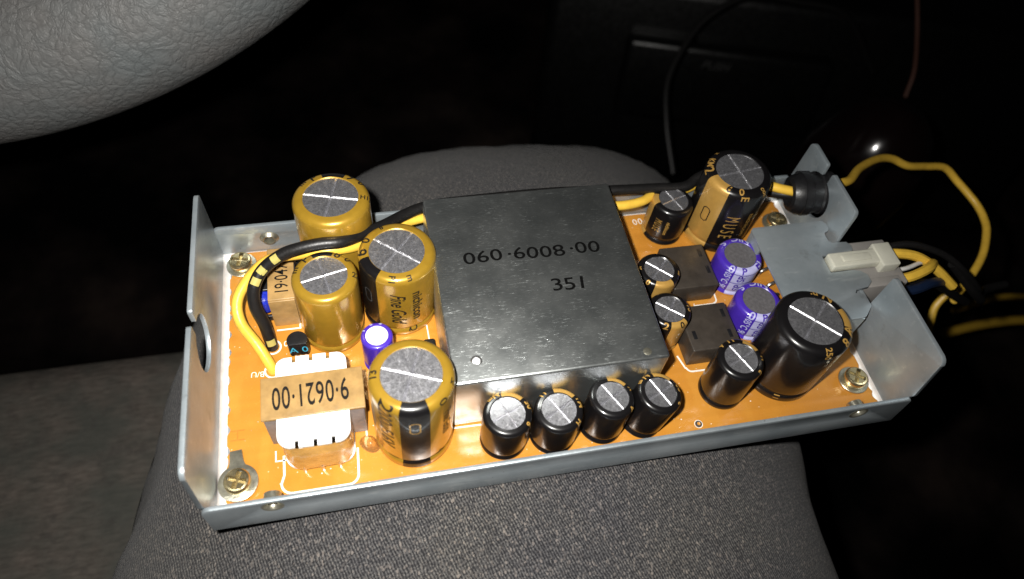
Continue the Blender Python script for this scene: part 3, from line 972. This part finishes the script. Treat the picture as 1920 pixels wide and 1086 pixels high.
S3 = capacitor(101.1, 29.2, 11.5, 4.95, 'black', gp, -40, -78, 26, [('2', 1.4, 1.3, -118, 'round', gp), ('S1', 1.2, 1.3, -5, 'round', gp), ('0', 1.2, 1.2, -70, 'round', gb), ('+ -', 1.0, 5.2, -72, 'down', 'silk')],
     'small black and gold capacitor against the box corner, left of the front relay')
L1 = capacitor(126.5, 15.8, 22.0, 8.35, 'black', gp, -47, -3, 19, [('N', 1.8, 1.4, 44, 'round', gp), ('n:', 1.3, 1.2, 68, 'round', gp), ('0', 1.9, 2.2, -32, 'round', gp), ('8', 1.6, 1.5, -54, 'round', gp), ('250', 1.3, 2.2, -92, 'down', gp), ('A', 1.5, 0.8, -28, 'round', gp), ('11', 1.2, 22.0, -118, 'down', gp)],
     'largest black capacitor, near the right end beside the bracket plate')
S4 = capacitor(110.9, 12.9, 15.0, 5.1, 'black', gp, -67, 41, 24, [('U', 1.2, 1.2, 100, 'round', gp), ('4', 0.9, 1.2, 130, 'round', gp), ('H', 0.9, 1.2, -8, 'round', gp), ('2', 0.9, 1.2, -52, 'round', gp)],
     'medium black capacitor standing in front of the largest black one')
def violet(x, y, R_, H, label, st, g):
    c = capacitor(x, y, H, R_, 'violet', 'paleprint', 0, st, 33, [('SP', 1.7, 3.6, st - 10, 'up', 'violetprint', dict(bold=0.05)), ('SP', 1.7, 7.2, st - 10, 'up', 'violetprint', dict(bold=0.05)), ('105°C 90', 1.5, 5.5, st - 46, 'down', 'paleprint', dict(xs=0.85)),
        ('NIC', 1.5, 1.0, 70, 'round', 'paleprint'), ('S', 1.4, 1.1, 128, 'round', 'paleprint'), ('GL', 1.6, 1.0, st + 45, 'round', 'paleprint'), ('P', 1.4, 1.0, st - 8, 'round', 'violetprint'), ('1', 1.8, 5.4, st + 16, 'up', 'violetprint'), ('0', 1.6, 1.2, st - 44, 'round', 'paleprint')],
        label, group=g, disc='disc_dusty')
    path = Path(sleeve_profile(R_, H), 0.06)
    for s0 in (2.1, 5.4):
        pts = [(path.at(s0)[0], path.at(s0)[1])]
        r, z = pts[0]
        mb = MB()
        for k in range(12):
            a, b = radians(-33 + 66 * k / 12), radians(-33 + 66 * (k + 1) / 12)
            mb.add([(r * cos(a), r * sin(a), z), (r * cos(b), r * sin(b), z), (r * cos(b), r * sin(b), z - 0.22), (r * cos(a), r * sin(a), z - 0.22)], [(0, 1, 2, 3)])
        mb.build('printed_line', M['violetprint'], c)
    return c
violet(124.7, 43.2, 5.6, 9.5, 'violet capacitor with a grey top, rear one beside the bracket plate', -90, 'violet capacitors beside the bracket')
violet(124.2, 29.8, 5.5, 9.5, 'violet capacitor with a grey top, half hidden by the largest black one', -86, 'violet capacitors beside the bracket')
capacitor(35.4, 32.0, 11.0, 3.4, 'violet', None, 0, 0, 20, [('2', 0.8, 0.8, 110, 'round', 'paleprint'), ('5', 0.8, 0.8, 70, 'round', 'paleprint'), ('I', 0.8, 0.8, 150, 'round', 'paleprint')],
    'tiny violet capacitor with a bright white top among the gold ones', disc='disc_white')

# ---- screened transformer in the metal box
bx0, bx1, by0, by1, bz = 49.1, 93.9, 13.6, 61.9, 21.6
mb = MB().box(bx0, bx1, by0, by1, HP + 0.2, bz, 0.55)
box = mb.build('shield_box', M['tin'], psu, NEG)
box['label'] = 'square scratched tinplate box with stamped black numbers'
def stamp(s, size, x0, y0, ang, step, parent):
    a = radians(ang)
    x = 0.0
    for ch in s:
        if ch != ' ':
            j = random.uniform(-0.25, 0.25)
            pos = Vector((x0 + x * cos(a) - j * sin(a), y0 + x * sin(a) + j * cos(a), bz + 0.02))
            flat_text('lettering', ch, size if True else size, M['stampink'], parent, pos, ang + random.uniform(-7, 7), bold=0.035, xs=1.3)
        x += step * (0.72 if ch in '·' else 1.0)
stamp('060·6008·00', 3.25, 57.0, 43.9, -1.0, 3.0, box)
stamp('351', 3.3, 74.6, 34.2, -1, 2.8, box)
def dimple(x, y, tilt, mat, r=1.15):
    m = MB().lathe([(0.05, 0.14), (r * 0.8, 0.12), (r, 0.0)], 24)
    m.build('spot_weld', mat, box, (x, y, bz + 0.01), Euler(tilt))
for x, y in ((54.2, 18.2), (89.4, 15.2)):
    pass
# shallow pressed dimples; the left one leans towards the lamp
def facing(x, y):
    l = (Vector((CAM.x - 11, CAM.y + 8, CAM.z)) - Vector((x, y, bz))).normalized(); v = (CAM - Vector((x, y, bz))).normalized()
    h = (l + v).normalized()
    return h
M['weld'] = simple('polished_weld_spot', (0.75, 0.75, 0.74), 0.22, 0.95, 0.05, 1.0)
h = facing(54.2, 18.2)
dm = MB().lathe([(0.05, 0.5), (0.6, 0.44), (1.0, 0.22), (1.2, -0.4)], 28)
q = Vector((0, 0, 1)).rotation_difference(h)
dm.v = [tuple(Vector((54.2, 18.2, bz + 0.1)) + q @ Vector((p[0], p[1], p[2] * 0.25))) for p in dm.v]
dm.build('spot_weld', M['weld'], box)
dm = MB().lathe([(0.05, 0.06), (0.8, 0.05), (0.95, -0.02)], 24, cx=89.4, cy=15.4, cz=bz)
dm.build('spot_weld', M['nickel'], box)

# ---- tape wrapped choke, front left
ch = MB().box(12.0, 31.4, 15.3, 24.0, HP + 0.3, 14.3, 0.2)
choke = ch.build('choke', M['core'], psu, NEG)
choke['label'] = 'choke with a tan tape band numbered upside down and white bobbin'
tp = MB().box(11.7, 31.75, 15.0, 24.3, 14.31, 15.0, 0.18)
tp.build('tape_band', M['tape'], choke)
flat_text('lettering', '9·0621·00', 5.1, M['blackprint'], choke, (21.3, 19.5, 15.03), 181.5, xs=0.50, bold=0.06, space=1.06)
def bobbin(front):
    if front:
        o = [(14.6, 15.0), (14.6, 11.9)] + arc(17.3, 11.4, 2.7, 180, 260, 5) + [(17.9, 8.75), (17.9, 10.1), (18.6, 10.1), (18.6, 8.72), (21.4, 8.6), (21.4, 10.0), (22.1, 10.0), (22.1, 8.6), (24.8, 8.6), (24.8, 10.0), (25.5, 10.0), (25.5, 8.65)] + arc(25.9, 11.3, 2.65, -80, 0, 5) + [(28.6, 15.0)]
    else:
        o = [(14.6, 24.3), (28.7, 24.3)] + arc(26.6, 26.4, 2.1, 0, 80, 5) + [(25.4, 28.5), (25.4, 27.2), (24.7, 27.2), (24.7, 28.6), (22.0, 28.6), (22.0, 27.2), (21.3, 27.2), (21.3, 28.6), (18.6, 28.6), (18.6, 27.2), (17.9, 27.2), (17.9, 28.5)] + arc(16.7, 26.4, 2.1, 100, 180, 5)
    return o
for fr in (True, False):
    b = MB().merge(plate([bobbin(fr)], 0.9, 0.12), lambda p: Vector((p.x, p.y, 14.4 + p.z)))
    lo = [(x, (y - 19.6) * 0.97 + 19.6) for x, y in bobbin(fr)]
    b.merge(plate([lo], 0.9, 0.12), lambda p: Vector((p.x, p.y, HP + 0.9 + p.z)))
    b.build('bobbin_flange', M['white'], choke)
wo = rrect(14.8, 28.4, 8.5, 28.4, 3.6)
wnd = MB()
nw, vs_, f_ = len(wo), [], []
for lev in range(9):
    u = lev / 8
    bulge = 1.0 + 0.018 * sin(pi * u) - 0.012 * u
    for i, (x, y) in enumerate(wo):
        k = bulge + 0.012 * sin(i * 0.9 + lev * 1.3)
        vs_.append((21.6 + (x - 21.6) * k, 18.6 + (y - 18.6) * k, HP + 1.4 + u * 10.1))
for lev in range(8):
    for i in range(nw): f_.append((lev * nw + i, lev * nw + (i + 1) % nw, (lev + 1) * nw + (i + 1) % nw, (lev + 1) * nw + i))
wnd.add(vs_, f_).build('winding', M['coiltape'], choke, sharp=60)
for px_, py_ in ((18.2, 8.5), (21.8, 8.3), (25.2, 8.5), (18.2, 28.7), (21.7, 28.8), (25.1, 28.7)):
    MB().tube([(px_, py_, HP - 0.1), (px_, py_ + 0.02, HP + 1.6), (px_ + 0.2, py_ + (0.5 if py_ < 20 else -0.5), HP + 2.4)], 0.38, 8).build('pin', M['solder'], choke)

# ---- smaller choke at the back, turned a quarter
c2 = MB().box(13.1, 18.5, 45.2, 58.6, HP, 11.9, 0.25)
choke2 = c2.build('choke', M['core'], psu, NEG)
choke2['label'] = 'small choke with tan tape and blue windings under the black cable'
t2 = MB().box(12.9, 18.7, 44.7, 59.0, 11.92, 12.6, 0.2)
t2.box(12.95, 18.65, 44.3, 44.75, HP, 12.4, 0.15)
t2.build('tape_band', M['tape'], choke2)
flat_text('lettering', '19·0470', 3.0, M['blackprint'], choke2, (15.9, 51.2, 12.63), 90, xs=0.72, bold=0.03)
w2 = MB()
w2.box(9.6, 12.85, 46.8, 56.4, HP + 1.2, 9.2, 1.4); w2.box(18.75, 22.0, 46.8, 56.4, HP + 1.2, 9.2, 1.4)
w2.build('winding', M['bluewire'], choke2)
w3 = MB()
w3.box(9.2, 12.8, 46.0, 46.75, HP, 4.4, 0.2); w3.box(9.2, 12.8, 56.45, 57.2, HP, 9.9, 0.2); w3.box(18.8, 22.4, 46.0, 46.75, HP, 4.4, 0.2); w3.box(18.8, 22.4, 56.45, 57.2, HP, 9.9, 0.2)
w3.box(9.4, 12.8, 49.5, 56, 9.25, 10.0, 0.3)
w3.build('bobbin_flange', M['blackplastic'], choke2)

# ---- small black transistor marked A0
tr_o = arc(0, 0, 2.25, -35, 215, 20)
tr = MB().merge(plate([tr_o], 4.6, 0.2), lambda p: Vector((18.3 + p.x, 36.2 + p.y, 6.6 + p.z)))
tro = tr.build('transistor', M['blackplastic'], psu, NEG)
tro['label'] = 'small black transistor with blue letters'
flat_text('lettering', 'A 0', 2.3, M['cyan'], tro, (18.3, 36.2 - 2.25 * sin(radians(35)) - 0.03, 6.7), frame=((1, 0, 0), (0, 0, 1)), xs=0.9)
for k in (-1.1, 0, 1.1): MB().tube([(18.3 + k, 35.6, HP - 0.1), (18.3 + k, 35.6, 4.6)], 0.25, 6).build('pin', M['solder'], tro)

# ---- two sealed relays
def relay(x0, x1, y0, y1, z1, label, slots, skew=0.0):
    m = MB().box(x0, x1, y0, y1, HP, z1, 0.35)
    o = m.build('relay', M['relay'], psu, NEG)
    o['label'] = label
    o['group'] = 'dark relay boxes'
    for sx, sy, a, b in slots:
        s = MB().box(sx, sx + a, sy, sy + b, z1 - 0.5, z1 + 0.03, 0.02)
        s.build('vent_slot', M['blackplastic'], o)
    return o
r1 = relay(106.4, 118.0, 37.4, 50.0, 9.0, 'dark brown relay box, rear one, with a scuffed lid', [(115.9, 46.2, 0.9, 2.2), (116.3, 41.0, 0.9, 2.2)])
r2 = relay(105.2, 117.2, 20.2, 32.2, 9.2, 'dark brown relay box, front one, boxed in by a white printed line', [(115.2, 28.2, 0.9, 2.2), (106.4, 23.2, 0.9, 2.2), (115.0, 22.6, 0.9, 2.2)])
rr = MB()
rr.merge(polyline_print([(109.2, 41), (114.2, 41), (114.2, 46.4), (109.2, 46.4)], 0.2, 9.03, True))
rr.build('moulded_mark', M['relay'], r1)
rr = MB().merge(polyline_print([(109.2, 24.0), (113.2, 24.0), (113.2, 28.4), (109.2, 28.4)], 0.2, 9.23, True))
rr.build('moulded_mark', M['relay'], r2)

# ---- power cables from the board round to the clamp
blk = spline([(12.2, 38.9, 1.8), (12.0, 39.6, 4.5), (11.5, 41.4, 8.5), (10.4, 43.4, 13), (10.9, 45.6, 16.8), (13.3, 48.0, 19.6), (17.6, 49.2, 22.4), (21.5, 49.4, 23.8), (25.9, 49.6, 24.4), (30.4, 50.0, 24.0), (35.3, 53.6, 21.6), (40.0, 57.4, 19.2), (44.6, 61.4, 17.2), (50.4, 64.3, 16.2),
              (60, 64.9, 16.2), (80, 64.9, 16.4), (97, 64.7, 15.4), (108, 65.0, 14.4), (117.0, 65.3, 13.6), (122, 67.6, 14.2), (128, 68.4, 15.2), (135, 66.2, 13.2), (139.6, 61.6, 13.0), (143.4, 58.6, 14.6), (150, 56.6, 15.6), (156, 56.0, 13.0), (162, 57.0, 6.0)], 8)
kb = MB().tube(blk, 1.35, 16).build('power_cable', M['cableblack'], psu, NEG)
kb['label'] = 'black insulated cable curving over the chokes with gilt dashes'
for i0 in (7, 34, 39, 45):
    a, b, c = blk[i0], blk[i0 + 1], blk[i0 + 2]
    t = (c - a).normalized()
    vdir = (CAM - b).normalized()
    u = (vdir - t * vdir.dot(t)).normalized()
    w = t.cross(u)
    dm = MB()
    vs_ = []
    for k in range(7):
        q = radians(-42 + 84 * k / 6)
        off = (u * cos(q) + w * sin(q)) * 1.38
        vs_ += [b - t * 0.85 + off, b + t * 0.85 + off]
    dm.add(vs_, [(2 * k, 2 * k + 1, 2 * k + 3, 2 * k + 2) for k in range(6)]).build('printed_dash', M['gilt'], kb)
yel = spline([(12.2, 32.9, 1.8), (11.9, 33.6, 3.2), (9.6, 37.6, 6.5), (6.6, 42.3, 8.8), (6.4, 46.4, 11.5), (9.6, 50.2, 14.5), (14.6, 51.6, 18.2), (21.5, 50.6, 20.4), (27.6, 50.0, 21.4), (33.3, 51.6, 20.0), (38.6, 57.0, 16.6), (46.0, 62.0, 14.2), (56, 63.6, 13.6),
              (76, 63.6, 13.2), (92, 62.4, 13.6), (98.0, 60.9, 13.8), (104.5, 61.8, 13.6), (110.5, 65.4, 12.6), (118, 66.2, 11.5), (126, 68.4, 12.4), (132.6, 64.6, 15.0), (137.4, 60.9, 16.4), (141.6, 58.6, 16.6), (146, 57.2, 16.4), (151, 56.4, 16.6), (157.0, 59.0, 16.4),
              (163.5, 62.3, 13.6), (174, 71.0, 8.0), (187, 79.0, 2.0), (196, 82.2, -2), (204, 82.2, -6), (214, 84.2, -9.5), (223, 85, -12), (228, 81.6, -15.4), (232, 74, -18), (232.2, 68, -19), (230, 62.6, -19.4), (224, 54.6, -20.4), (215.6, 47.6, -21.6), (210, 43.8, -23)], 7)
ky = MB().tube(yel, 1.2, 14).build('power_cable', M['yellow'], psu, NEG)
ky['label'] = 'yellow insulated wire looping round the left and out past the clamp'

# ---- strain relief clamp in the right end
def along(mb, p0, p1):
    p0, p1 = Vector(p0), Vector(p1)
    q = Vector((0, 0, 1)).rotation_difference((p1 - p0).normalized())
    mb.v = [tuple(p0 + q @ Vector(p)) for p in mb.v]
    return mb
CA, CB = (142.6, 57.8, 15.9), (152.0, 56.2, 16.6)
cl = MB().lathe([(2.4, 1.6), (2.4, 0.2), (3.4, -0.4), (4.4, 0.0), (5.0, 1.2), (5.2, 3.0), (5.2, 4.6), (4.95, 4.8), (4.95, 7.0), (5.3, 7.4), (5.3, 8.6), (5.6, 8.9), (5.6, 10.2), (4.6, 10.8), (2.6, 10.8), (2.6, 9.5)], 48)
clamp = along(cl, CA, CB).build('cable_clamp', M['blackplastic'], psu, NEG)
clamp['label'] = 'black round strain relief clamp gripping the wires'
c3 = MB().lathe([(5.15, 4.3), (5.4, 4.2), (5.4, 2.6), (5.15, 2.5)], 48)
along(c3, CA, CB).build('clamp_band', M['blackplastic'], clamp)
c4 = MB().box(-1.8, 1.8, 4.4, 6.0, 2.2, 7.6, 0.6)
along(c4, CA, CB).build('clamp_latch', M['blackplastic'], clamp)

# ---- connector header on the board
hd = MB().box(141.0, 148.6, 28.6, 41.4, HP, 12.0, 0.4)
hd.build('connector_header', M['clouded'], psu, NEG)

# ================================================================== wiring harness plugged in from outside
har = empty('wire_harness', (155, 35, 8), 'translucent nylon plug with yellow, white and blue wires pushed into the bracket notch', 'wire harness')
H0 = -Vector((155, 35, 8))
pl = MB()
pl.box(149.2, 162.6, 28.6, 42.0, 4.0, 13.9, 0.5)
pl.box(150.4, 161.0, 28.4, 31.0, 5.0, 14.0, 0.4)
plug = pl.build('plug', M['clouded'], har, H0)
lt = MB().box(143.6, 160.4, 33.6, 37.8, 14.1, 16.6, 0.5)
lt.box(156.0, 160.8, 32.2, 39.0, 13.6, 16.9, 0.4)
lt.box(146.5, 154.0, 34.6, 36.6, 16.4, 17.0, 0.25)
lt.build('latch', M['natural'], plug)
def hw(pts, r, mat, lab):
    o = MB().tube(spline(pts, 7), r, 10).build('wire', M[mat], har, H0)
    o['label'] = lab
hw([(161, 38.8, 11.5), (166, 38.6, 11.6), (172, 37.6, 10.5), (178, 35, 7.5), (184, 32, 3)], 1.25, 'yellow', 'yellow wire leaving the plug at the back')
hw([(161, 31.4, 11.0), (166, 31.4, 11.4), (172, 33.2, 11.2), (176.5, 36, 9.0), (180, 37.6, 5)], 1.25, 'yellow', 'yellow wire leaving the plug at the front')
hw([(161, 34.6, 10.0), (167, 34.6, 10.4), (173, 36.4, 9.4), (178, 37.4, 7)], 0.55, 'whitejacket', 'thin white wire')
hw([(161, 30.2, 8.0), (168, 29.8, 7.6), (175, 31.6, 6.6), (182, 33.6, 3), (188, 35, -2)], 1.3, 'bluejacket', 'blue wire')
hw([(164, 41.6, 10.6), (172, 41.2, 11.0), (182, 39.0, 8.0), (190, 36.0, 3), (200, 35, -6), (206, 38, -13), (214, 42, -20), (224, 44.5, -24)], 0.9, 'cableblack', 'black wire')
hw([(186, 37.6, 5), (196, 34, -4), (204, 34.5, -11), (210, 38, -17), (218, 43, -21), (228, 45, -23)], 1.2, 'cableblack', 'black sleeve bundling the wires')
hw([(161, 33.6, 6.5), (170, 33, 6), (182, 34, 1), (194, 35, -8), (204, 37, -16)], 1.2, 'cableblack', 'black wire')
hw([(212, 44, -27), (219, 51, -33), (222, 52.6, -36), (218, 50, -42), (216, 43, -50), (212, 36, -58), (206, 30, -66)], 1.2, 'yellow', 'yellow wire hanging down behind the tray')
hw([(398, 133, -237), (426, 136, -238), (455, 137, -240), (484, 136, -244)], 2.9, 'yellow', 'dim yellow wire in the far shadow')
hw([(407, 144, -228), (429, 149, -230), (452, 151, -231), (481, 150, -236)], 2.0, 'yellow', 'fainter yellow wire in the far shadow')
